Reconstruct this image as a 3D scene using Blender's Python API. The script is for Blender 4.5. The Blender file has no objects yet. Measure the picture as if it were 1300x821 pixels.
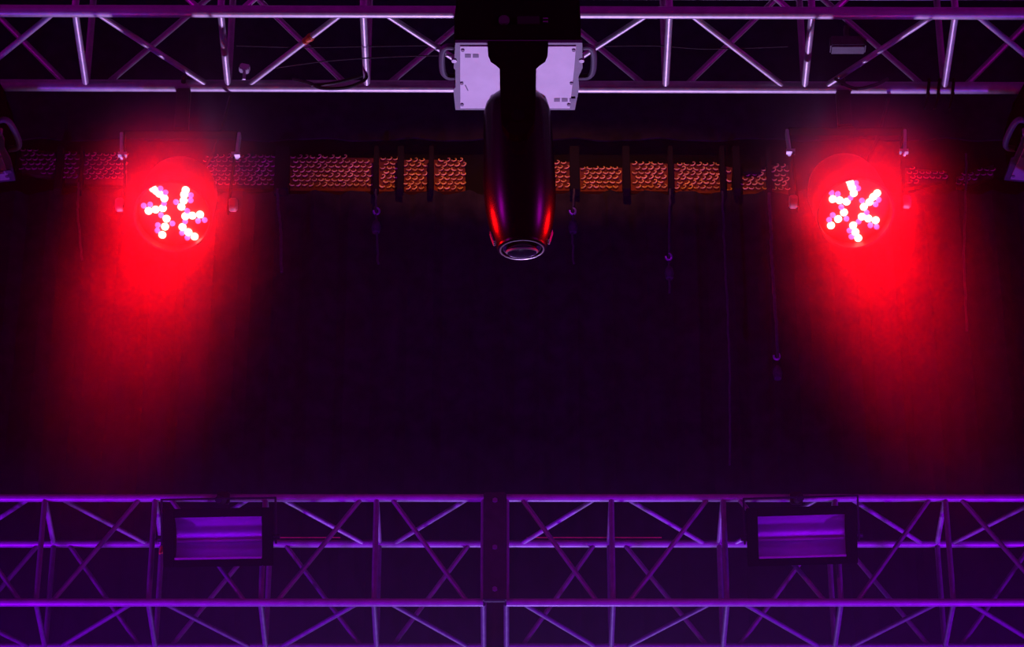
import bpy, bmesh, math, random
from mathutils import Vector, Matrix, Euler
random.seed(7)
S = bpy.context.scene
C = S.collection
PI = math.pi

# ------------------------------------------------------------------ camera
F_PX = 4700.0
PITCH = math.radians(35.0)
CAM = Vector((0, 0, 1.6))
FWD = Vector((0, math.cos(PITCH), math.sin(PITCH)))
UP = Vector((0, -math.sin(PITCH), math.cos(PITCH)))
RIGHT = Vector((1, 0, 0))
cd = bpy.data.cameras.new('camera')
cam = bpy.data.objects.new('camera', cd); C.objects.link(cam)
cam.location = CAM
cam.rotation_euler = (math.radians(90) + PITCH, 0, 0)
cd.sensor_width = 36.0
cd.lens = 36.0 * F_PX / 1300.0
cd.clip_start = 0.1; cd.clip_end = 200
S.camera = cam

def at(px, py, Y):
    """world point at depth Y that the photograph shows at pixel px, py"""
    d = FWD + RIGHT * ((px - 650) / F_PX) + UP * ((410.5 - py) / F_PX)
    return CAM + d * (Y / d.y)

def at_z(px, py, Z):
    d = FWD + RIGHT * ((px - 650) / F_PX) + UP * ((410.5 - py) / F_PX)
    return CAM + d * ((Z - CAM.z) / d.z)

# ------------------------------------------------------------------ world, exposure
w = bpy.data.worlds.new('night'); S.world = w; w.use_nodes = True
bg = w.node_tree.nodes['Background']
bg.inputs[0].default_value = (0.4, 0.0, 1.0, 1); bg.inputs[1].default_value = 0.010
S.view_settings.view_transform = 'Standard'
S.view_settings.look = 'None'
S.view_settings.exposure = 0.0
S.view_settings.gamma = 1.0
S.view_settings.use_curve_mapping = False
try:
    S.cycles.use_denoising = True
    S.cycles.volume_bounces = 0
    S.cycles.max_bounces = 6
    S.cycles.caustics_reflective = False
    S.cycles.caustics_refractive = False
    S.cycles.sample_clamp_indirect = 4.0
except Exception:
    pass

def spot(name, loc, target, energy, color, angle, blend=1.0, size=0.1):
    l = bpy.data.lights.new(name, 'SPOT')
    l.energy = energy; l.color = color
    l.spot_size = math.radians(angle); l.spot_blend = blend; l.shadow_soft_size = size
    o = bpy.data.objects.new(name, l); C.objects.link(o)
    o.location = loc
    o.rotation_euler = (Vector(target) - Vector(loc)).to_track_quat('-Z', 'Y').to_euler()
    return o

# stage washes out of view, with added fills for reflectors and curtain
key = spot('stage_wash_lavender', (0.0, 16.1, 3.2), (0.0, 9.85, 9.55), 2450, (0.58, 0.34, 0.92), 23, 0.5, 0.12)
key.scale = (1, 0.5, 1)      # shuttered to a low, wide beam
spot('stage_wash_lavender', (0.2, 16.1, 7.4), (0.1, 13.85, 10.3), 160, (0.42, 0.24, 1.0), 76, 1.0, 0.06)
spot('front_wash_magenta', (-9.5, 5.5, 9.7), (0.0, 11.5, 9.9), 850, (0.75, 0.0, 0.80), 34, 0.6, 1.1)
spot('front_wash_magenta', (9.5, 5.5, 9.7), (0.0, 11.5, 9.9), 850, (0.75, 0.0, 0.80), 34, 0.6, 1.1)
spot('front_wash_violet', (0.0, 6.0, 0.6), (0.0, 13.7, 10.0), 380, (0.34, 0.0, 1.0), 30, 0.8, 0.4)
spot('reflector_fill_violet', (-1.6, 6.0, 0.6), (-1.27, 13.5, 10.2), 1500, (0.20, 0.0, 1.0), 3.2, 0.6, 0.1)  # unseen lamp added to brighten the left flood reflector
spot('reflector_fill_violet', (1.6, 6.0, 0.6), (1.27, 13.5, 10.2), 1500, (0.24, 0.0, 1.0), 3.2, 0.6, 0.1)  # same added fill for the right flood reflector
spot('floor_wash_violet', (-4.2, 13.0, 5.0), (-1.9, 14.3, 9.9), 1900, (0.26, 0.0, 1.0), 50, 1.0, 0.2)
spot('floor_wash_violet', (4.2, 13.0, 5.0), (1.9, 14.3, 9.9), 1900, (0.26, 0.0, 1.0), 50, 1.0, 0.2)
amb = spot('band_wash_amber', (0.2, 8.0, 12.6), (0.2, 16.4, 14.10), 2900, (1.0, 0.26, 0.03), 23, 1.0, 0.06)
amb.scale = (1, 0.2, 1)
cw = spot('curtain_fill_violet', (0.0, 12.4, 16.9), (0.0, 16.4, 11.6), 330, (0.5, 0.0, 1.0), 48, 1.0, 0.3)  # unseen lamp added to lift the dark curtain towards purple
cw.scale = (1, 0.75, 1)
spot('side_wash_blue', (-3.2, 10.6, 3.0), (-2.0, 9.9, 9.4), 420, (0.25, 0.04, 1.0), 18, 1.0, 0.1)
spot('side_wash_blue', (3.2, 10.6, 3.0), (2.0, 9.9, 9.4), 420, (0.25, 0.04, 1.0), 18, 1.0, 0.1)

# ------------------------------------------------------------------ materials
def mat(name, col, rough=0.5, metal=0.0, noise=0.0, scale=20.0, emit=None, power=0.0, coat=0.0, spec=0.5):
    m = bpy.data.materials.new(name); m.use_nodes = True
    nt = m.node_tree; b = nt.nodes['Principled BSDF']
    b.inputs['Base Color'].default_value = (*col, 1)
    b.inputs['Roughness'].default_value = rough
    b.inputs['Metallic'].default_value = metal
    b.inputs['Specular IOR Level'].default_value = spec
    b.inputs['Coat Weight'].default_value = coat
    if noise:
        tc = nt.nodes.new('ShaderNodeTexCoord'); n = nt.nodes.new('ShaderNodeTexNoise')
        n.inputs['Scale'].default_value = scale; n.inputs['Detail'].default_value = 5
        r = nt.nodes.new('ShaderNodeValToRGB')
        r.color_ramp.elements[0].position = 0.3; r.color_ramp.elements[1].position = 0.7
        r.color_ramp.elements[0].color = (*[c * (1 - noise) for c in col], 1)
        r.color_ramp.elements[1].color = (*[min(1, c * (1 + noise)) for c in col], 1)
        nt.links.new(tc.outputs['Object'], n.inputs['Vector'])
        nt.links.new(n.outputs['Fac'], r.inputs['Fac'])
        nt.links.new(r.outputs['Color'], b.inputs['Base Color'])
    if emit:
        b.inputs['Emission Color'].default_value = (*emit, 1)
        b.inputs['Emission Strength'].default_value = power
    return m

M = {
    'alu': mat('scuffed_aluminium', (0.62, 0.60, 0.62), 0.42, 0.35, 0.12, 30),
    'alu_dull_shaded': mat('dull_and_shaded_aluminium', (0.30, 0.29, 0.31), 0.5, 0.4, 0.15, 30),  # dull small fittings, and shade painted onto less lit braces
    'joint': mat('dark_painted_steel', (0.06, 0.055, 0.06), 0.5, 0.2, 0.2, 30),
    'black': mat('black_plastic', (0.006, 0.006, 0.007), 0.9, 0, 0.2, 40, spec=0.0),
    'gloss': mat('gloss_black_shell', (0.006, 0.006, 0.007), 0.27, 0, 0.0, 40),
    'plate': mat('white_plate', (0.80, 0.76, 0.80), 0.45, 0.0, 0.10, 9),
    'flange': mat('grey_flange', (0.13, 0.125, 0.16), 0.5, 0.0, 0.1, 30),
    'ink': mat('grey_ink', (0.30, 0.28, 0.34), 0.6),
    'purple_plastic': mat('dark_connector', (0.10, 0.06, 0.10), 0.5, 0, 0.1, 50),
    'lcd': mat('dull_display', (0.035, 0.025, 0.035), 0.3),
    'cloth': mat('black_cloth', (0.012, 0.010, 0.014), 0.9, 0, 0.4, 12, spec=0.1),
    'wall': mat('black_wall', (0.003, 0.003, 0.0035), 0.9, 0, 0.3, 3, spec=0.1),
    'floor': mat('black_stage_floor', (0.012, 0.011, 0.012), 0.7, 0, 0.3, 3),
    'strap': mat('black_strap', (0.005, 0.005, 0.006), 0.9, 0, 0.2, 30, spec=0.1),
    'scale': mat('tan_scallop', (0.72, 0.42, 0.22), 0.45, 0, 0.45, 14),
    'backing': mat('dark_red_backing', (0.09, 0.010, 0.008), 0.8, 0, 0.3, 20),
    'rope': mat('grey_rope', (0.035, 0.033, 0.034), 0.8, 0, 0.4, 40),
    'steel': mat('zinc_steel', (0.55, 0.52, 0.55), 0.35, 0.6, 0.1, 30),
    'cable': mat('black_cable', (0.008, 0.008, 0.009), 0.5, 0, 0.2, 30),
    'orange_lit': mat('orange_lit_cable', (0.85, 0.30, 0.10), 0.5, 0, 0.2, 30),  # orange light on a thin edge, put into the cable colour
    'tape': mat('orange_tape', (0.95, 0.16, 0.03), 0.5, 0, 0.3, 60),
    'led': mat('red_led_hot', (0.9, 0.1, 0.1), 0.3, emit=(1.0, 0.075, 0.06), power=26),
    'led_soft': mat('pink_led', (0.9, 0.2, 0.6), 0.3, emit=(1.0, 0.13, 0.62), power=1.5),
    'board': mat('led_board', (0.55, 0.06, 0.03), 0.35, 0, 0.3, 25),
    'par': mat('black_can', (0.03, 0.028, 0.03), 0.4, 0.2, 0.2, 30),
    'reflector': mat('brushed_reflector', (0.80, 0.76, 0.82), 0.42, 0.6, 0.04, 25),
    'lip': mat('lit_edge_lip', (0.9, 0.86, 0.78), 0.25, 0.6, 0.1, 60),  # pale tone stands in for light along the frame edge
    'tube': mat('frosted_lamp_tube', (0.8, 0.7, 0.8), 0.25),
    'lens': mat('dark_lens', (0.02, 0.012, 0.04), 0.06, 0, coat=1.0),
}
# clear glass pane: mostly transparent with a sharp reflection
g = bpy.data.materials.new('clear_glass'); g.use_nodes = True
nt = g.node_tree; nt.nodes.clear()
o_ = nt.nodes.new('ShaderNodeOutputMaterial'); mx = nt.nodes.new('ShaderNodeMixShader')
tr = nt.nodes.new('ShaderNodeBsdfTransparent'); gl = nt.nodes.new('ShaderNodeBsdfGlossy')
gl.inputs['Roughness'].default_value = 0.05; mx.inputs[0].default_value = 0.085
nt.links.new(tr.outputs[0], mx.inputs[1]); nt.links.new(gl.outputs[0], mx.inputs[2]); nt.links.new(mx.outputs[0], o_.inputs[0])
M['glass'] = g

# ------------------------------------------------------------------ helpers
def obj(name, bm, m, parent=None, smooth=True, origin=None):
    """links bm as one mesh; with origin, the coordinates are world ones and are made relative to it"""
    if origin is not None:
        bmesh.ops.translate(bm, verts=bm.verts, vec=-Vector(origin))
    bmesh.ops.recalc_face_normals(bm, faces=bm.faces)
    me = bpy.data.meshes.new(name); bm.to_mesh(me); bm.free()
    if smooth:
        me.polygons.foreach_set('use_smooth', [True] * len(me.polygons))
        try: me.set_sharp_from_angle(angle=math.radians(35))
        except Exception: pass
    me.materials.append(M[m] if isinstance(m, str) else m)
    o = bpy.data.objects.new(name, me); C.objects.link(o)
    if parent: o.parent = parent
    elif origin is not None: o.location = origin
    return o

def tag(o, label=None, cat=None, group=None, kind=None):
    if label: o['label'] = label
    if cat: o['category'] = cat
    if group: o['group'] = group
    if kind: o['kind'] = kind
    return o

def thing(name, loc, label, cat, group=None, rot=(0, 0, 0)):
    o = bpy.data.objects.new(name, None); C.objects.link(o)
    o.location = loc; o.rotation_euler = rot; o.empty_display_size = 0.1
    return tag(o, label, cat, group)

def copy_tree(o, parent=None):
    c = o.copy(); C.objects.link(c)
    if parent: c.parent = parent
    for ch in list(o.children): copy_tree(ch, c)
    return c

def rod(bm, a, b, r, seg=14, r2=None):
    a = Vector(a); b = Vector(b); d = b - a
    q = d.to_track_quat('Z', 'Y').to_matrix().to_4x4()
    bmesh.ops.create_cone(bm, cap_ends=True, segments=seg, radius1=r, radius2=r if r2 is None else r2, depth=d.length,
                          matrix=Matrix.Translation((a + b) / 2) @ q)
    return bm

def box(bm, c, s, rot=None, bevel=0.0):
    m = Matrix.Translation(c)
    if rot is not None: m = m @ Euler(rot).to_matrix().to_4x4()
    r = bmesh.ops.create_cube(bm, size=1, matrix=m @ Matrix.Diagonal((*s, 1)))
    if bevel:
        vs = set(r['verts']); es = [e for e in bm.edges if e.verts[0] in vs and e.verts[1] in vs]
        bmesh.ops.bevel(bm, geom=es, offset=bevel, segments=3, affect='EDGES')
    return bm

def lathe(bm, prof, mtx, seg=40, cap=True):
    """prof: (radius, z) along local z, transformed by mtx"""
    rings = []
    for r, z in prof:
        if r < 1e-6: rings.append([bm.verts.new(mtx @ Vector((0, 0, z)))])
        else: rings.append([bm.verts.new(mtx @ Vector((r * math.cos(2 * PI * k / seg), r * math.sin(2 * PI * k / seg), z))) for k in range(seg)])
    for A, B in zip(rings, rings[1:]):
        for k in range(seg):
            k2 = (k + 1) % seg
            if len(A) == 1 and len(B) == 1: continue
            if len(A) == 1: bm.faces.new((A[0], B[k], B[k2]))
            elif len(B) == 1: bm.faces.new((A[k], B[0], A[k2]))
            else: bm.faces.new((A[k], B[k], B[k2], A[k2]))
    if cap:
        if len(rings[0]) > 1: bm.faces.new(rings[0])
        if len(rings[-1]) > 1: bm.faces.new(rings[-1])
    return bm

def sweep(bm, pts, r, seg=8, closed=False):
    pts = [Vector(p) for p in pts]; n = len(pts); rings = []
    nrm = None
    for i, p in enumerate(pts):
        a = pts[(i - 1) % n] if closed or i else p
        b = pts[(i + 1) % n] if closed or i < n - 1 else p
        t = (b - a).normalized()
        if nrm is None:
            nrm = t.orthogonal().normalized()
        nrm = (nrm - t * nrm.dot(t)).normalized()
        bn = t.cross(nrm)
        rings.append([bm.verts.new(p + (nrm * math.cos(2 * PI * k / seg) + bn * math.sin(2 * PI * k / seg)) * r) for k in range(seg)])
    for i in range(n if closed else n - 1):
        A, B = rings[i], rings[(i + 1) % n]
        for k in range(seg): bm.faces.new((A[k], A[(k + 1) % seg], B[(k + 1) % seg], B[k]))
    if not closed: bm.faces.new(rings[0][::-1]); bm.faces.new(rings[-1])
    return bm

def prism(bm, poly, z0, z1, plane='xy', mtx=None):
    """extruded polygon; plane 'xy' extrudes along z, 'xz' along y"""
    f = (lambda u, v, w_: Vector((u, v, w_))) if plane == 'xy' else (lambda u, v, w_: Vector((u, w_, v)))
    A = [bm.verts.new(f(u, v, z0)) for u, v in poly]; B = [bm.verts.new(f(u, v, z1)) for u, v in poly]
    if mtx:
        for v in A + B: v.co = mtx @ v.co
    n = len(poly)
    bm.faces.new(A[::-1]); bm.faces.new(B)
    for k in range(n): bm.faces.new((A[k], A[(k + 1) % n], B[(k + 1) % n], B[k]))
    return bm

def smooth_path(ctrl, n=8):
    """Catmull-Rom through ctrl"""
    P = [Vector(c) for c in ctrl]; P = [P[0] * 2 - P[1]] + P + [P[-1] * 2 - P[-2]]
    out = []
    for i in range(1, len(P) - 2):
        for k in range(n):
            t = k / n
            out.append(0.5 * ((2 * P[i]) + (P[i + 1] - P[i - 1]) * t + (2 * P[i - 1] - 5 * P[i] + 4 * P[i + 1] - P[i + 2]) * t * t
                              + (3 * P[i] - P[i - 1] - 3 * P[i + 1] + P[i + 2]) * t ** 3))
    out.append(P[-2]); return out

NB = bmesh.new

# ------------------------------------------------------------------ the setting
YW = 16.50                                   # face of the back wall band
zb_top = at(650, 196, YW).z; zb_bot = at(650, 240, YW).z
bm = NB(); box(bm, (0, YW + 0.20, 8.0), (16, 0.3, 16.0)); tag(obj('wall_back', bm, 'wall', smooth=False), kind='structure')
bm = NB(); box(bm, (0, 9.5, -0.1), (16, 19, 0.2)); tag(obj('floor', bm, 'floor', smooth=False), kind='structure')

def drape(name, z0, z1, y, amp, label, x0=-5.0, x1=5.0, n=420, pitch=0.21):
    """pleated black cloth with real thickness"""
    b = NB(); front = []; back = []
    for i in range(n + 1):
        x = x0 + (x1 - x0) * i / n
        ph = x / pitch * 2 * PI
        d = amp * (math.sin(ph + 0.8 * math.sin(x * 2.3)) + 0.35 * math.sin(2.17 * ph + 1.0))
        front.append((x, y + d))
    for i, (x, yy) in enumerate(front):
        pass
    rows = 3
    def row(off): return [[b.verts.new((x, yy + off, z0 + (z1 - z0) * j / rows)) for x, yy in front] for j in range(rows + 1)]
    A, B = row(0), row(0.012)
    for j in range(rows):
        for i in range(n):
            b.faces.new((A[j][i], A[j][i + 1], A[j + 1][i + 1], A[j + 1][i]))
            b.faces.new((B[j][i + 1], B[j][i], B[j + 1][i], B[j + 1][i + 1]))
    for i in range(n):
        b.faces.new((A[0][i], B[0][i], B[0][i + 1], A[0][i + 1])); b.faces.new((A[-1][i], A[-1][i + 1], B[-1][i + 1], B[-1][i]))
    for j in range(rows):
        b.faces.new((A[j][0], A[j + 1][0], B[j + 1][0], B[j][0])); b.faces.new((A[j][-1], B[j][-1], B[j + 1][-1], A[j + 1][-1]))
    return tag(obj(name, b, 'cloth'), label, 'curtain')
drape('backdrop_curtain', 0.02, zb_bot - 0.05, YW - 0.035, 0.020, 'tall pleated black backdrop curtain below the amber scalloped band')
drape('valance', zb_top, zb_top + 1.6, YW - 0.14, 0.012, 'plain black valance curtain above the amber scalloped band', pitch=0.5)

# amber scalloped wall band, seen between black uprights
KB = F_PX / ((at(650, 218, YW) - CAM).dot(FWD))      # px per metre there
def band_panel(px, label):
    """px = tl, tr, br, bl corners in the photograph, all on the wall plane"""
    pts = [at(x, y, YW) for x, y in px]
    cx = sum((p.x for p in pts)) / 4; cz = sum((p.z for p in pts)) / 4
    root = thing('scalloped_panel', (cx, YW, cz), label, 'wall panel', 'amber scalloped panels of the wall band')
    q = [(p.x - cx, p.z - cz) for p in pts]
    b = NB(); prism(b, q, 0.02, 0.05, 'xz'); obj('backing', b, 'backing', root, smooth=False)
    b = NB(); pitch = 8.2 / KB; rowp = 7.3 / KB; R = 2.9 / KB; r = 0.8 / KB
    tl, tr, br, bl = q
    z = max(tl[1], tr[1]) - R * 1.2; row = 0
    while z > min(bl[1], br[1]):
        x = math.floor((min(tl[0], bl[0]) + cx) / pitch) * pitch - cx + (pitch / 2 if row % 2 else 0)
        while x < max(tr[0], br[0]):
            t = (x - tl[0]) / max(1e-6, tr[0] - tl[0]); t = min(1, max(0, t))
            zt = tl[1] + (tr[1] - tl[1]) * t; zb = bl[1] + (br[1] - bl[1]) * t
            if zb + R * 0.9 < z < zt - R * 0.6 and min(tl[0], bl[0]) + R * .6 < x < max(tr[0], br[0]) - R * .6:
                jx = random.uniform(-.12, .12) * R; a0 = math.radians(random.uniform(140, 225)); a1 = a0 + math.radians(random.uniform(190, 250))
                P = [Vector((x + jx + R * math.cos(a0 + (a1 - a0) * k / 8), 0.004 - 0.012 * math.sin(PI * k / 8), z + R * 1.1 * math.sin(a0 + (a1 - a0) * k / 8))) for k in range(9)]
                sweep(b, P, r * random.uniform(.8, 1.15), 5)
            x += pitch
        z -= rowp; row += 1
    tag(obj('scallops', b, 'scale', root), kind='stuff')
    return root
PAN = [
 (((27, 187), (69, 190), (71, 223), (27, 216)), 'scalloped panel beside the violet-lit lamp at the far left edge, slanting lower edge'),
 (((79, 192), (101, 193), (101, 229), (82, 230)), 'narrow scalloped panel, second from the left end of the band'),
 (((106, 193), (160, 194), (160, 232), (106, 231)), 'red-tinted scalloped panel just left of the left red lamp'),
 (((260, 195), (349, 195), (349, 237), (260, 236)), 'red-tinted scalloped panel just right of the left red lamp'),
 (((368, 196), (474, 198), (474, 240), (368, 239)), 'widest amber scalloped panel, left of the middle of the band'),
 (((481, 198), (504, 199), (504, 240), (481, 240)), 'narrow amber scalloped panel right of the widest panel'),
 (((513, 200), (544, 200), (544, 240), (513, 240)), 'amber scalloped panel, second from the hanging black moving light on its left side'),
 (((551, 200), (590, 201), (591, 240), (551, 240)), 'amber scalloped panel nearest the left side of the hanging black moving light'),
 (((700, 203), (723, 203), (723, 239), (700, 239)), 'narrow amber scalloped panel touching the right side of the black moving light'),
 (((736, 210), (790, 210), (790, 240), (737, 240)), 'amber scalloped panel with a dark dip in its top edge'),
 (((800, 204), (848, 205), (848, 240), (801, 239)), 'amber scalloped panel right of the panel with the dipped top'),
 (((855, 205), (912, 206), (916, 243), (855, 241)), 'wide reddish scalloped panel on the right half of the band'),
 (((920, 208), (930, 210), (928, 244), (924, 243)), 'sliver of scalloped panel between two close black uprights'),
 (((939, 222), (972, 212), (973, 246), (943, 246)), 'scalloped panel under a black bracket on the right half of the band'),
 (((979, 207), (1001, 207), (1001, 246), (980, 246)), 'small scalloped panel just left of the right red lamp'),
 (((1150, 210), (1202, 215), (1202, 226), (1150, 236)), 'dim tapering scalloped panel right of the right red lamp'),
 (((1215, 222), (1262, 206), (1262, 220), (1215, 240)), 'faint scalloped panel near the right edge of the band'),
]
for px, lab in PAN: band_panel(px, lab)
UPR = [(75, 9, 'left end, between its first two panels'), (103, 4, 'between the narrow panel and the red-tinted one'),
       (358, 18, 'left edge of the widest amber panel'), (477.5, 6, 'right edge of the widest amber panel'),
       (508.5, 8, 'right of the narrow amber panel by the widest one'), (547.5, 6, 'between the two panels left of the black moving light'),
       (729.5, 12, 'left edge of the panel with the dipped top'), (795, 9, 'right edge of the panel with the dipped top'),
       (851.5, 6, 'left edge of the wide reddish panel'), (917, 6, 'right edge of the wide reddish panel'),
       (935, 9, 'between the sliver of panel and the bracketed panel'), (976, 6, 'right edge of the bracketed panel')]
for x, wd, lab in UPR:
    p0 = at(x, 188, YW - .165); p1 = at(x, 243, YW - .165)
    b = NB(); box(b, ((p0.x + p1.x) / 2, YW - 0.155, (p0.z + p1.z) / 2), (wd / KB, 0.07, p0.z - p1.z), bevel=0.004)
    tag(obj('upright', b, 'strap', origin=(p1.x, YW - 0.165, p1.z)), 'black upright on the band, ' + lab, 'upright', 'black uprights in front of the amber band')
b = NB(); p = at(955, 217, YW - .03); box(b, p, (22 / KB, 0.03, 7 / KB), bevel=0.004); box(b, p + Vector((0.06, 0, 0.06)), (6 / KB, 0.02, 18 / KB), bevel=0.003)
tag(obj('wall_bracket', b, 'strap', origin=p), 'black bracket across the top of a scalloped panel on the right half', 'bracket')

# ------------------------------------------------------------------ trusses
def truss(label, FB, BB, H, r, rb, XN, faces, x0, x1, dy, joint=None, group='aluminium box trusses'):
    """FB, BB: functions X -> point of the front / back chord that is given; H: +height to the other pair"""
    org = FB(0.0)
    root = thing('lighting_truss', org, label, 'truss', group)
    up = Vector((0, 0, H))
    ch = {'fa': FB, 'ba': BB, 'fb': lambda X: FB(X) + up, 'bb': lambda X: BB(X) + up}
    for k, f in ch.items():
        b = NB(); rod(b, f(x0), f(x1), r, 20); obj('chord', b, 'alu', root, origin=org)
    def brace(a, c, rr, m_='alu'):
        a = Vector(a); c = Vector(c); d = (c - a).normalized()
        b = NB(); rod(b, a + d * r * 0.5, c - d * r * 0.5, rr, 12); obj('brace', b, m_, root, origin=org)
    for (ka, kb, par) in faces:
        A, B = ch[ka], ch[kb]; m_ = 'alu_dull_shaded' if (H < 0 and (ka, kb) != ('fa', 'ba')) or (H > 0 and (ka, kb) == ('ba', 'bb')) else 'alu'  # less lit braces get darker aluminium, shade put into the colour
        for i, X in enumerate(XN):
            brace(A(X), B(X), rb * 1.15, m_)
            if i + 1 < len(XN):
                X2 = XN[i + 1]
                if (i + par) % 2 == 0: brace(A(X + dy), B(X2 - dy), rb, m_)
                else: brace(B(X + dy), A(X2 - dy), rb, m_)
    return root, ch

# upper truss, nearly overhead: its underside faces the camera
YF = 9.63
zU = at(650, 15.5, YF).z
YBk = at_z(650, 110, zU).y
def sl(X, base): return base
def FBu(X): return Vector((X, YF, zU - 0.0035 * X))
def BBu(X): return Vector((X, YBk, zU - 0.0035 * X))
kU = F_PX / ((at(650, 15.5, YF) - CAM).dot(FWD))
XNu = [(x - 650) / kU for x in (-270, -88, 95, 280, 461, 655, 850, 1031, 1213, 1396, 1578)]
truss_up, chU = truss('upper aluminium box truss lit lavender from below, red lamps hanging under it', FBu, BBu, 0.42, 0.021, 0.0105, XNu,
      [('fa', 'ba', 0), ('ba', 'bb', 0), ('fa', 'fb', 1), ('fb', 'bb', 1)], XNu[0] - .3, XNu[-1] + .3, 0.065)

# lower truss, farther back: front face and top face visible
YF2 = 13.70
zL = at(650, 632, YF2).z
YB2 = at_z(650, 690, zL).y
def FBl(X): return Vector((X, YF2, zL - 0.0 * X))
def BBl(X): return Vector((X, YB2, zL - 0.0 * X))
kL = F_PX / ((at(650, 632, YF2) - CAM).dot(FWD))
XNl = [(x - 650) / kL for x in (-222, -83, 57, 197, 337, 478, 614)]
XNr = [(x - 650) / kL for x in (643, 776, 918, 1060, 1200, 1342, 1484)]
FL = [('fa', 'fb', 1), ('fa', 'ba', 0), ('ba', 'bb', 0), ('fb', 'bb', 1)]
tl_, chL = truss('lower violet-lit box truss section carrying the left floodlight', FBl, BBl, -0.53, 0.0175, 0.0105, XNl,
      FL, XNl[0] - .3, XNl[-1], 0.065)
tr_, chR = truss('lower violet-lit box truss section carrying the right floodlight', FBl, BBl, -0.53, 0.0175, 0.0105, XNr,
      [('fa', 'fb', 0), ('fa', 'ba', 1), ('ba', 'bb', 1), ('fb', 'bb', 0)], XNr[0], XNr[-1] + .3, 0.065)
# splice frame where the two lower sections meet
xm = (628.5 - 650) / kL
jr = thing('splice_frame', (xm, YF2, zL - 0.53), 'wide dark splice post joining the two lower truss sections', 'truss joint')
b = NB(); box(b, (0, -0.033, 0.26), (0.098, 0.025, 0.55), bevel=0.006); obj('front_plate', b, 'joint', jr)
b = NB(); box(b, (0, YB2 - YF2 + 0.033, 0.26), (0.098, 0.025, 0.55), bevel=0.006); obj('rear_plate', b, 'joint', jr)
for zz in (0.04, 0.25, 0.49):
    b = NB(); rod(b, (0, -0.05, zz), (0, -0.03, zz), 0.012, 6); obj('bolt', b, 'steel', jr)

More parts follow.
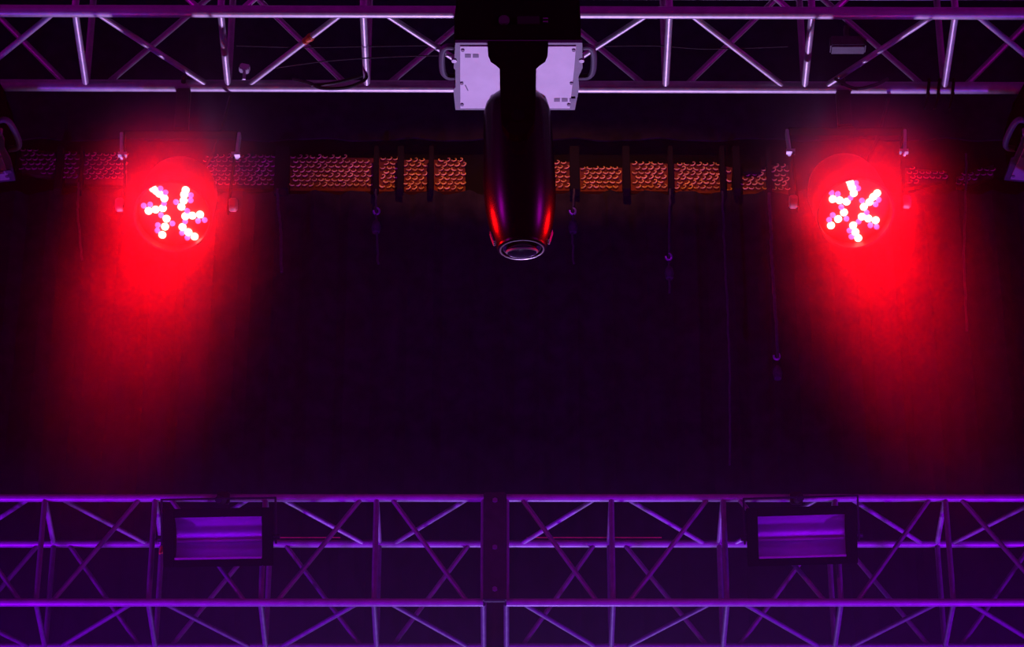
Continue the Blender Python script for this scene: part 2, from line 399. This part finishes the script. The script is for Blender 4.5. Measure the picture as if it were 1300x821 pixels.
# ------------------------------------------------------------------ moving head light
HW = lambda px: (px - 657.5) / 381.0
def make_moving_head(loc, label):
    """root at the middle of the base's underside"""
    t = thing('moving_head_light', loc, label, 'stage light', 'black moving head lights')
    b = NB(); prof = [(-.205, -.175), (.205, -.175), (.212, -.06), (.195, .0), (.2, .06), (.19, .175), (-.2, .175), (-.213, .06), (-.207, .0), (-.214, -.06)]
    prism(b, prof, 0.012, 0.20, 'xy'); bmesh.ops.bevel(b, geom=list(b.edges), offset=0.008, segments=2, affect='EDGES')
    base = obj('base', b, 'black', t)
    # underside: grey flange and white plate
    fl = [(-.207, -.178), (.213, -.178), (.216, -.045), (.203, .0), (.206, .065), (.193, .18), (-.211, .18), (-.217, .068), (-.209, .058), (-.209, -.035), (-.214, -.045)]
    b = NB(); prism(b, fl, 0.0, 0.012, 'xy'); tag(obj('flange', b, 'flange', t, smooth=False), 'grey notched rim around the underside')
    pl = [(-.191, -.163), (.192, -.163), (.188, -.05), (.176, .166), (-.194, .166), (-.193, 0)]
    b = NB(); prism(b, pl, -0.004, 0.0, 'xy'); plate = tag(obj('underside_plate', b, 'plate', t, smooth=False), 'white plate lit lavender')
    for sx, sy in ((-.183, -.145), (.185, -.145), (-.188, .145), (.172, .145), (-.188, .03), (.18, .03)):
        b = NB(); rod(b, (sx, sy, -.0075), (sx, sy, -.004), .006, 10); obj('screw', b, 'ink', plate)
    for (mx_, my_, n_) in ((-.178, -.115, 2), (.12, .12, 3)):
        for k in range(n_):
            b = NB(); box(b, (mx_ + .012 + k * .026, my_, -.0047), (.02, .017, .0014)); obj('marking', b, 'ink', plate)
    b = NB(); box(b, (-.172, .055, -.0047), (.003, .03, .0014), rot=(0, 0, -.3)); obj('scratch_mark', b, 'ink', plate)
    # side handles
    for s in (-1, 1):
        pts = smooth_path([(s * .20, -.115, .03), (s * .238, -.12, .03), (s * .252, -.085, .03), (s * .252, -.0, .03), (s * .238, .035, .03), (s * .205, .04, .03)], 6)
        b = NB(); sweep(b, pts, .011, 10); h = obj('handle', b, 'flange', t)
        b = NB(); rod(b, (s * .212, -.085, -.004), (s * .212, -.085, .02), .009, 10); obj('handle_screw', b, 'alu_dull_shaded', h)
    # front panel of the base: power inlet, display, slots
    b = NB(); rod(b, (-.046, -.185, .095), (-.046, -.17, .095), .018, 20); tag(obj('power_inlet', b, 'purple_plastic', t), 'round purple-grey inlet')
    b = NB(); box(b, (.035, -.178, .095), (.075, .008, .035), bevel=.002); obj('display', b, 'lcd', t)
    for k in (0, 1):
        b = NB(); box(b, (.092, -.178, .088 + .014 * k), (.018, .008, .004)); obj('button', b, 'ink', t)
    # clamps up to the truss
    for s in (-1, 1):
        b = NB(); box(b, (s * .1, -.045, .19), (.05, .09, .05), bevel=.006); 
        R_ = .034
        pts = [(s * .1, -.045 + R_ * math.cos(a), .255 + R_ * math.sin(a)) for a in [math.radians(-80 + 25 * k) for k in range(12)]]
        sweep(b, pts, .009, 8); obj('clamp', b, 'alu_dull_shaded', t)
    # yoke: turret, crossbar, arms
    b = NB(); lathe(b, [(.056, -.004), (.058, -.012), (.058, -.035), (.056, -.062), (.05, -.07)], Matrix.Identity(4), 40); obj('turret', b, 'black', t)
    b = NB(); box(b, (0, 0, -.085), (.108, .35, .05), bevel=.014)
    for s in (-1, 1):
        arm = [(-.100, -.010), (.100, -.010), (.098, -.045), (.090, -.070), (.072, -.086), (.060, -.10), (.056, -.30), (.050, -.36), (.03, -.395), (0, -.405), (-.03, -.395), (-.050, -.36), (-.056, -.30), (-.060, -.10), (-.072, -.086), (-.090, -.070), (-.098, -.045)]
        prism(b, arm, s * .182 - .018, s * .182 + .018, 'xz')
    obj('yoke', b, 'black', t)
    for s in (-1, 1):
        b = NB(); rod(b, (0, s * .212, -.33), (0, s * .2, -.33), .022, 20); obj('pivot_cap', b, 'gloss', t)
    # head
    ax = Vector((.03, .174, -.98)).normalized(); zz = ax
    xx = Vector((1, 0, 0)); xx = (xx - zz * xx.dot(zz)).normalized(); yy = zz.cross(xx)
    mt = Matrix((xx, yy, zz)).transposed().to_4x4(); mt.translation = Vector((-.004, -.048, -.135))
    prof = [(0, -.01), (.06, -.008), (.088, .002), (.103, .022), (.110, .05), (.113, .10), (.116, .2), (.1185, .3), (.1175, .36), (.114, .41), (.107, .455), (.098, .495), (.088, .528), (.080, .545)]
    b = NB(); lathe(b, prof, mt, 64, cap=False); head = obj('head_shell', b, 'gloss', t)
    prof = [(.080, .545), (.0795, .552), (.074, .556), (.074, .549), (.070, .545), (.070, .53)]
    b = NB(); lathe(b, prof, mt, 64, cap=False); tag(obj('front_bezel', b, 'gloss', t), None)
    b = NB(); sweep(b, [mt @ Vector((.0705 * math.cos(2 * PI * k / 64), .0705 * math.sin(2 * PI * k / 64), .5545)) for k in range(64)], .0028, 8, closed=True)
    tag(obj('lens_ring', b, 'steel', t), 'bright thin ring around the lens')
    b = NB(); lathe(b, [(.069, .545), (.064, .552), (.05, .562), (.032, .568), (.0, .571)], mt, 48, cap=False); obj('lens', b, 'lens', t)
    mr_ = mt @ Matrix.Translation((0, 0, .562)) @ Euler((math.radians(14), 0, 0)).to_matrix().to_4x4()
    b = NB(); sweep(b, [mr_ @ Vector((.050 * math.cos(2 * PI * k / 48), .050 * math.sin(2 * PI * k / 48), 0)) for k in range(48)], .0038, 6, closed=True)  # ring added as the bright reflection streak in the lens
    tag(obj('lens_reflection', b, 'steel', t), 'thin bright ring modelled as a reflection in the lens')
    # ribs beside the lens
    for s in (-1, 1):
        for k in range(3):
            a = (0 if s > 0 else PI) + (k - 1) * .16
            pts = [mt @ Vector(((r_ + .003) * math.cos(a), (r_ + .003) * math.sin(a), z_)) for r_, z_ in ((.0985, .495), (.093, .513), (.087, .53))]
            b = NB(); sweep(b, pts, .003, 6); obj('cooling_rib', b, 'alu_dull_shaded', head)
    return t
p0 = at(657.5, 55, 9.50)
rootc = Vector((p0.x, 9.675, p0.z))
mh = make_moving_head(rootc, 'black moving head light hanging centrally from the upper truss, lens pointing down')
for sgn, px_ in ((-1, -83), (1, 1384)):
    c = copy_tree(mh)
    c.location = Vector(((px_ - 650) / 377.0, 9.675 + .43, rootc.z + .0)); c.rotation_euler = (0, 0, sgn * math.radians(9.5))
    c['label'] = ('violet-lit moving head light cut off by the left edge of the view' if sgn < 0 else 'violet-lit moving head light cut off by the right edge of the view')

# ------------------------------------------------------------------ red LED par cans
LW = [(290, 400), (307, 413), (322, 426), (348, 450), (465, 403), (456, 428), (452, 460), (438, 494), (260, 520), (298, 512), (337, 504),
      (457, 544), (495, 540), (537, 533), (355, 560), (345, 603), (328, 648), (439, 603), (470, 630), (502, 653)]
LP = [(330, 398), (356, 418), (410, 468), (492, 430), (490, 458), (235, 492), (270, 485), (345, 478), (326, 541), (306, 595), (302, 625), (386, 585), (455, 573), (469, 515), (525, 568), (561, 562), (435, 635), (463, 660)]
def make_par(px, py, rot, lean, label):
    Yp = YBk
    hub = at(px, py, Yp)
    t = thing('led_par_light', hub, label, 'stage light', 'red LED par lights under the upper truss')
    # beam axis: steeply down, a little towards the audience, leaning outwards
    dirv = Vector((lean, -math.cos(math.radians(62)), -math.sin(math.radians(62)))).normalized()
    zz = dirv; xx = Vector((1, 0, 0)); xx = (xx - zz * xx.dot(zz)).normalized(); yy = zz.cross(xx)
    mt = Matrix((xx, yy, zz)).transposed().to_4x4()      # local z along the beam, hub at origin
    prof = [(0, -.19), (.06, -.185), (.10, -.17), (.118, -.14), (.128, -.09), (.130, -.02), (.130, .075), (.133, .08), (.133, .095), (.126, .095), (.124, .06)]
    b = NB(); lathe(b, prof, mt, 48, cap=False); obj('housing', b, 'par', t)
    b = NB(); lathe(b, [(.0, .052), (.124, .052), (.124, .060), (.0, .060)], mt, 48, cap=False); tag(obj('led_board', b, 'board', t), 'red-lit board behind the LEDs')
    cr, sr = math.cos(rot), math.sin(rot)
    sc = 1 / 4.32 / 376.0
    for arr, m_, rr in ((LW, 'led', .0135), (LP, 'led_soft', .0095)):
        for (lx, ly) in arr:
            u = (lx - 396) * sc * 1.02; v = -(ly - 528) * sc * 1.12
            u, v = u * cr - v * sr, u * sr + v * cr
            # v is measured upwards in the picture: local -y or +y, whichever points up
            sgn = 1 if yy.z > 0 else -1
            c0 = Vector((u, sgn * v, .062))
            b = NB(); lathe(b, [(rr, 0), (rr, .004), (rr * .8, .009), (rr * .4, .012), (0, .013)], mt @ Matrix.Translation(c0), 14, cap=False)
            obj('led', b, m_, t)
    # yoke bracket
    for s in (-1, 1):
        b = NB(); pts = [(s * .175, 0, -.03), (s * .178, 0, .05), (s * .185, .0, .16), (s * .19, 0, .30)]
        poly = [(s * .172, -.03), (s * .178, -.03), (s * .196, .3), (s * .190, .3)]
        prism(b, poly, -.016, .016, 'xz'); obj('bracket_arm', b, 'black', t)
        b = NB(); lathe(b, [(.0, .0), (.02, .0), (.024, .006), (.024, .022), (.018, .028), (0, .028)], Matrix.Translation((s * .178, 0, 0)) @ Euler((0, s * PI / 2, 0)).to_matrix().to_4x4(), 16, cap=False)
        obj('knob', b, 'alu_dull_shaded', t)
        b = NB(); box(b, (s * .199, -.01, .29 - .045), (.011, .034, .095), rot=(0, s * .06, 0), bevel=.002); box(b, (s * .193, -.018, .20), (.03, .018, .012)); tag(obj('arm_lit_edge', b, 'steel', t), 'bright strip painted as lit arm edge')  # bright strip stands in for light on the end of the arm
    b = NB(); box(b, (0, 0, .302), (.392, .04, .008), bevel=.002); obj('crossbar', b, 'black', t)
    ztr = chU['ba'](hub.x).z - hub.z
    b = NB(); box(b, (0, 0, (.306 + ztr - .02) / 2), (.05, .045, ztr - .03 - .306), bevel=.005)
    pts = [(0, .031 * math.cos(a), ztr + .031 * math.sin(a)) for a in [math.radians(-90 + 26 * k) for k in range(12)]]
    sweep(b, pts, .009, 8); obj('clamp', b, 'par', t)
    # power cable
    pts = smooth_path([(0, .02, .165) if False else (.02, .10, .12), (.06, .13, .22), (.12, .08, .34), (.16, .02, ztr - .03)], 8)
    b = NB(); sweep(b, pts, .006, 8); obj('power_cable', b, 'cable', t)
    # the lamp's own light
    l = bpy.data.lights.new('par_beam', 'SPOT'); l.energy = PAR_E; l.color = (1.0, 0.0, 0.0); l.spot_size = math.radians(PAR_A); l.spot_blend = 1.0; l.shadow_soft_size = 0.07
    lo = bpy.data.objects.new('par_beam', l); C.objects.link(lo); lo.parent = t
    lo.location = dirv * .10; lo.rotation_euler = Vector((dirv.x*1.1, dirv.y, dirv.z)).to_track_quat('-Z', 'Y').to_euler()
    l = bpy.data.lights.new('par_spill', 'SPOT'); l.energy = PAR_G; l.spot_size = math.radians(179); l.spot_blend = 0.5; l.color = (1.0, 0.0, 0.0); l.shadow_soft_size = 0.07
    lo = bpy.data.objects.new('par_spill', l); C.objects.link(lo); lo.parent = t
    lo.location = dirv * .11; lo.rotation_euler = dirv.to_track_quat('-Z', 'Y').to_euler()
    return t
PAR_E = 330; PAR_A = 56; PAR_G = 190; PLUME_D = 0.21
make_par(224, 260, 0.0, -0.055, 'glowing red LED par light hanging at the left under the upper truss')
make_par(1079, 256, -math.radians(27), 0.12, 'glowing red LED par light hanging at the right under the upper truss')

# ------------------------------------------------------------------ floodlights on the lower truss
def make_flood(px, py, roll, yaw, label):
    Y = YF2 - 0.17
    c = at(px, py, Y)
    t = thing('floodlight', c, label, 'floodlight', 'floodlights hung on the lower truss', rot=(math.radians(30), roll, yaw))
    # trough shaped housing, open to -y: back shell
    W, Hh = .215, .118
    outer = [(-.0, Hh), (.04, Hh * .98), (.10, Hh * .75), (.135, Hh * .35), (.145, 0), (.135, -Hh * .35), (.10, -Hh * .75), (.04, -Hh * .98), (0, -Hh)]
    inner = [(y - .008 if y > .03 else y, z * .80) for y, z in outer]
    b = NB()
    prof = outer + inner[::-1]
    A = [b.verts.new((-W, y, z)) for y, z in prof]; B = [b.verts.new((W, y, z)) for y, z in prof]
    n = len(prof)
    for k in range(n): b.faces.new((A[k], A[(k + 1) % n], B[(k + 1) % n], B[k]))
    for s in (-1, 1):
        f = [b.verts.new((s * W, y, z)) for y, z in outer]; f2 = [b.verts.new((s * (W - .012), y, z)) for y, z in outer]
        b.faces.new(f); b.faces.new(f2[::-1])
        for k in range(len(outer) - 1): b.faces.new((f[k], f[k + 1], f2[k + 1], f2[k]))
        b.faces.new((f[0], f2[0], f2[-1], f[-1]))
    obj('housing', b, 'black', t)
    # reflector trough with end cheeks
    b = NB(); ref = [(.012 + .095 * (1 - (2 * k / 24 - 1) ** 2) ** .6, (1 - 2 * k / 24) * .088) for k in range(25)]
    A = [b.verts.new((-.187, y, z)) for y, z in ref]; B = [b.verts.new((.187, y, z)) for y, z in ref]
    A2 = [b.verts.new((-.187, y + .003, z)) for y, z in ref]; B2 = [b.verts.new((.187, y + .003, z)) for y, z in ref]
    for k in range(24): b.faces.new((A[k], A[k + 1], B[k + 1], B[k])); b.faces.new((A2[k + 1], A2[k], B2[k], B2[k + 1]))
    tag(obj('reflector', b, 'reflector', t), 'curved metal reflector glowing violet')
    b = NB(); rod(b, (-.18, .085, -.012), (.18, .085, -.012), .006, 14); tag(obj('lamp_tube', b, 'tube', t), 'thin unlit lamp tube')
    # frame
    b = NB()
    for s in (-1, 1):
        box(b, (s * .212, -.006, 0), (.048, .012, .25), bevel=.003)
    box(b, (0, -.006, .108), (.378, .012, .034), bevel=.003); box(b, (0, -.006, -.108), (.378, .012, .034), bevel=.003)
    obj('frame', b, 'black', t)
    b = NB(); box(b, (0, -.0135, -.0885), (.374, .010, .010), bevel=.0015); tag(obj('lip', b, 'lip', t), 'lip painted bright for light along the lower edge')
    b = NB(); box(b, (0, .004, 0), (.376, .003, .18)); obj('glass_pane', b, 'glass', t, smooth=False)
    # bracket and clamp, upright in the fixture's own frame
    b = NB()
    for s in (-1, 1): box(b, (s * .245, .05, .07), (.008, .03, .20), bevel=.002)
    box(b, (0, .05, .168), (.498, .03, .008), bevel=.002); obj('bracket', b, 'par', t)
    for s in (-1, 1):
        b = NB(); rod(b, (s * .225, .05, .0), (s * .262, .05, .0), .014, 12); obj('knob', b, 'par', t)
    mi = (Euler((math.radians(30), roll, yaw)).to_matrix()).inverted()
    up_ = mi @ (FBl(c.x) - c)                    # chord centre in local frame
    b = NB(); rod(b, (0, .05, .165), up_ + Vector((0, 0, -.01)), .016, 12)
    box(b, up_ + Vector((0, -.012, .0)), (.055, .055, .055), bevel=.006)
    obj('clamp', b, 'par', t)
    return t
make_flood(277, 682, math.radians(-1.2), 0.0, 'floodlight hung on the lower truss at the left, bright line along its lower lip')
make_flood(1018, 680, math.radians(0.6), math.radians(-4), 'floodlight hung on the lower truss at the right, violet glowing reflector')

# ------------------------------------------------------------------ ropes hanging in front of the backdrop
def rope(pts, Y, label, r=.006, hook=None):
    P = [at(x, y, Y) for x, y in pts]; org = P[-1]
    t = thing('hanging_rope', org, label, 'rope', 'ropes hanging in front of the black backdrop')
    b = NB(); sp = smooth_path(P, 10)
    sp = [p + Vector((random.uniform(-.003, .003), random.uniform(-.003, .003), 0)) for p in sp]
    sweep(b, sp, r, 6); obj('line', b, 'rope', t, origin=org)
    if hook:
        h = at(*hook, Y)
        pts = [h + Vector((.016 * math.sin(a) * 1.0, 0, .022 * math.cos(a) - .0)) for a in [math.radians(28 * k) for k in range(11)]]
        b = NB(); sweep(b, pts, .006, 8); obj('hook', b, 'steel', t, origin=org)
        b = NB(); lathe(b, [(0, -.09), (.02, -.085), (.026, -.05), (.02, -.02), (.006, 0), (0, .0)], Matrix.Translation(h + Vector((0, 0, -.06))), 14, cap=False); obj('weight', b, 'rope', t, origin=org)
    return t
YR = YW - .19
rope([(477, 240), (478, 290), (480, 335)], YR, 'short rope with a hook below the widest amber panel', hook=(478, 268))
rope([(729, 240), (727, 290), (728, 335)], YR, 'short rope with a hook right of the black moving light', hook=(727, 268))
rope([(851, 240), (849, 300), (850, 372)], YR, 'thin rope under the left edge of the wide reddish panel', hook=(849, 326))
rope([(917, 243), (919, 300), (922, 360), (926, 470), (927, 590)], YR, 'long rope under the right edge of the wide reddish panel')
rope([(976, 245), (979, 290), (980, 330), (984, 390), (988, 455)], YR, 'long knotted rope left of the right red lamp', r=.009, hook=(986, 452))
rope([(352, 240), (354, 270), (357, 300), (357, 345)], YR, 'rope under the left edge of the widest amber panel', r=.008)
rope([(100, 232), (99, 270), (104, 330)], YR, 'faint rope at the far left below the narrow panel')
rope([(1227, 195), (1226, 240), (1224, 330), (1228, 420)], YR, 'faint rope at the far right beyond the red beam')

# ------------------------------------------------------------------ cables and small things on the trusses
YC = YBk - .03
def cable(pts, label, r=.005, m='cable', group='cables on the trusses'):
    b = NB(); sp = smooth_path(pts, 10); sweep(b, sp, r, 8)
    return tag(obj('cable', b, m, origin=pts[0]), label, 'cable', group)
cable([at(372, 100, YC - .04), at(392, 105, YC - .05), at(410, 112, YC - .05), at(440, 111, YC - .05), at(462, 102, YC - .05), at(464, 95, YC - .03), at(450, 99, YC - .04), at(420, 106, YC - .05), at(395, 108, YC - .05)],
      'black cable looped around the rear chord of the upper truss below the straight strut', .006)
Ytop = YF + .2
cable([at(300, 58, Ytop), at(380, 60, Ytop), at(460, 59, Ytop), at(570, 57, Ytop)], 'thin black cable strung level inside the upper truss, left half', .0022, 'rope')
cable([at(350, 86, Ytop), at(420, 77, Ytop), at(500, 72, Ytop), at(575, 70, Ytop)], 'thin slanting cable inside the upper truss left of the moving light', .0022, 'rope')
cable([at(745, 59, Ytop), at(830, 58, Ytop), at(900, 62, Ytop), at(1000, 59, Ytop)], 'thin black cable strung level inside the upper truss, right half', .0022, 'rope')
cable([at(1060, 100, YC - .03), at(1085, 112, YC - .05), at(1110, 108, YC - .05), at(1127, 100, YC - .03)], 'black cable sagging over the rear chord above the right red lamp', .006)
zc = zL + .03
def back_rope(x0, x1, lab):
    a = at_z(x0, 682, zL + .02); c = at_z(x1, 682, zL + .02)
    return cable([a, (a + c) / 2, c], lab, .0028, 'orange_lit')
back_rope(345, 432, 'cable painted orange-lit above the rear chord of the lower truss, left of the middle')
back_rope(668, 840, 'cable painted orange-lit above the rear chord of the lower truss, right of the middle')
# straps round the rear chord at the right
for x_, lab in ((1176, 'left strap of three'), (1189, 'middle strap of three'), (1207, 'right strap of three')):
    c0 = chU['ba']((x_ - 650) / 365.0)
    b = NB(); sweep(b, [c0 + Vector((.004 * math.sin(a), .027 * math.cos(a), .030 * math.sin(a))) for a in [2 * PI * k / 20 for k in range(20)]], .006, 6, closed=True)
    sweep(b, smooth_path([c0 + Vector((0, -.01, -.03)), c0 + Vector((-.008, -.015, -.06)), c0 + Vector((-.02, -.01, -.10))], 5), .004, 6)
    tag(obj('cable_strap', b, 'strap', origin=c0), 'black strap round the rear chord at the upper right, ' + lab, 'strap', 'straps on the upper truss')
# orange tape on a brace of the upper truss, a small bright box beside it, a darker box at the right
a_ = chU['ba'](XNu[3] + .065); c_ = chU['fa'](XNu[4] - .065)
d_ = (c_ - a_).normalized(); m0 = a_ + (c_ - a_) * 0.64
b = NB(); rod(b, m0 - d_ * .02, m0 + d_ * .022, .0125, 14); rod(b, m0 + d_ * .006, m0 + d_ * .014, .0145, 12)
tag(obj('tape', b, 'tape', origin=m0), 'orange-red tape wrapped round a diagonal brace of the upper truss', 'tape')
p = at(310.5, 87, YBk + .02)
b = NB(); box(b, p, (.035, .03, .026), rot=(0, .25, 0), bevel=.004); rod(b, p, p + Vector((.0, .0, -.05)), .006, 8)
tag(obj('cable_clamp', b, 'alu', origin=p), 'small bright clamp on the rear chord left of the orange tape', 'clamp')
p = at(1076, 57, YBk + .03)
b = NB(); box(b, p, (.125, .05, .05), bevel=.006); box(b, p + Vector((.0, 0, .05)), (.02, .03, .06), bevel=.003)
tag(obj('power_box', b, 'joint', origin=p), 'dark power box inside the upper truss above the right red lamp', 'box')
p = at(205, 697, YF2 - .03)
b = NB(); lathe(b, [(0, -.028), (.006, -.022), (.009, 0), (.006, .022), (0, .028)], Matrix.Translation(p) @ Euler((0, .25, 0)).to_matrix().to_4x4(), 12, cap=False)  # plain red-orange oval with a short stem
rod(b, p + Vector((0, 0, 0)), p + Vector((0, .03, .0)), .005, 8)
tag(obj('red_oval', b, 'tape', origin=p), 'small red-orange oval on the lower truss left of the left floodlight', 'tag')

# ------------------------------------------------------------------ haze
hz = bpy.data.materials.new('thin_haze'); hz.use_nodes = True
nt = hz.node_tree; nt.nodes.clear()
o_ = nt.nodes.new('ShaderNodeOutputMaterial'); v = nt.nodes.new('ShaderNodeVolumeScatter')
v.inputs['Density'].default_value = 0.0018; v.inputs['Anisotropy'].default_value = 0.25
nt.links.new(v.outputs[0], o_.inputs['Volume'])
bm = NB(); box(bm, (0, 12.15, 8.1), (12, 7.9, 15.9))
M['haze'] = hz
tag(obj('stage_haze', bm, 'haze', smooth=False), 'thin haze over the stage, glowing red under the lamps', 'haze', kind='stuff')

lb = hz.copy(); lb.name = 'low_haze'
[n for n in lb.node_tree.nodes if n.type == 'VOLUME_SCATTER'][0].inputs['Density'].default_value = 0.085
M['low_haze'] = lb
bm = NB(); box(bm, (0, 14.0, 8.2), (9, 2.4, 3.6))
tag(obj('haze_bank', bm, 'low_haze', smooth=False), 'violet haze lying round the lower truss at the bottom of the view', 'haze', kind='stuff')
# denser haze added along the two red lamp beams to shape their glow
def haze_plume(name, c, size, dens, tilt, label, seed):
    m = bpy.data.materials.new('haze_plume'); m.use_nodes = True
    nt = m.node_tree; nt.nodes.clear(); N = nt.nodes.new; L = nt.links.new
    out = N('ShaderNodeOutputMaterial'); vs = N('ShaderNodeVolumeScatter'); vs.inputs['Anisotropy'].default_value = 0.0
    tc = N('ShaderNodeTexCoord'); mp = N('ShaderNodeMapping'); mp.inputs['Scale'].default_value = (1 / size[0], 1 / size[1], 1 / size[2])
    ln = N('ShaderNodeVectorMath'); ln.operation = 'LENGTH'
    mr = N('ShaderNodeMapRange'); mr.interpolation_type = 'SMOOTHERSTEP'
    mr.inputs['From Min'].default_value = 1.0; mr.inputs['From Max'].default_value = 0.0; mr.inputs['To Min'].default_value = 0.0; mr.inputs['To Max'].default_value = 1.0
    sq = N('ShaderNodeMath'); sq.operation = 'POWER'; sq.inputs[1].default_value = 2.0
    nz = N('ShaderNodeTexNoise'); nz.inputs['Scale'].default_value = 2.2; nz.inputs['Detail'].default_value = 1.5
    nr = N('ShaderNodeMapRange'); nr.inputs['To Min'].default_value = 0.55 * dens; nr.inputs['To Max'].default_value = 1.45 * dens
    nr.inputs['From Min'].default_value = 0.3; nr.inputs['From Max'].default_value = 0.7
    mu = N('ShaderNodeMath'); mu.operation = 'MULTIPLY'
    L(tc.outputs['Object'], mp.inputs['Vector']); L(mp.outputs[0], ln.inputs[0]); L(ln.outputs['Value'], mr.inputs['Value']); L(mr.outputs[0], sq.inputs[0])
    L(tc.outputs['Object'], nz.inputs['Vector']); L(nz.outputs['Fac'], nr.inputs['Value'])
    L(sq.outputs[0], mu.inputs[0]); L(nr.outputs[0], mu.inputs[1]); L(mu.outputs[0], vs.inputs['Density']); L(vs.outputs[0], out.inputs['Volume'])
    b = NB(); bmesh.ops.create_icosphere(b, subdivisions=3, radius=1.03, matrix=Matrix.Diagonal((*size, 1)))
    M[name] = m
    o = obj('haze_plume', b, name); o.location = c; o.rotation_euler = (0, tilt, 0)
    return tag(o, label, 'haze', kind='stuff')
hl = at(227, 260, YBk); hr = at(1077, 254, YBk)
haze_plume('glow_haze_a', hl + Vector((-.04, -.12, -.34)), (.58, .6, 1.6), PLUME_D, math.radians(9), 'red-lit haze added along the beam of the left red lamp', 1)
haze_plume('glow_haze_b', hr + Vector((.09, -.12, -.34)), (.58, .6, 1.6), PLUME_D, math.radians(-13), 'red-lit haze added along the beam of the right red lamp', 2)

for k_, (h_, side_) in enumerate(((hl, 'left'), (hr, 'right'))):  # dense haze added to imitate camera glare round each lamp
    haze_plume('glare_puff_%d' % k_, h_ + Vector((0, -.24, -.03)), (.50, .42, .50), 0.75, 0.0, 'dense haze added for the glare round the face of the %s red lamp' % side_, 3)
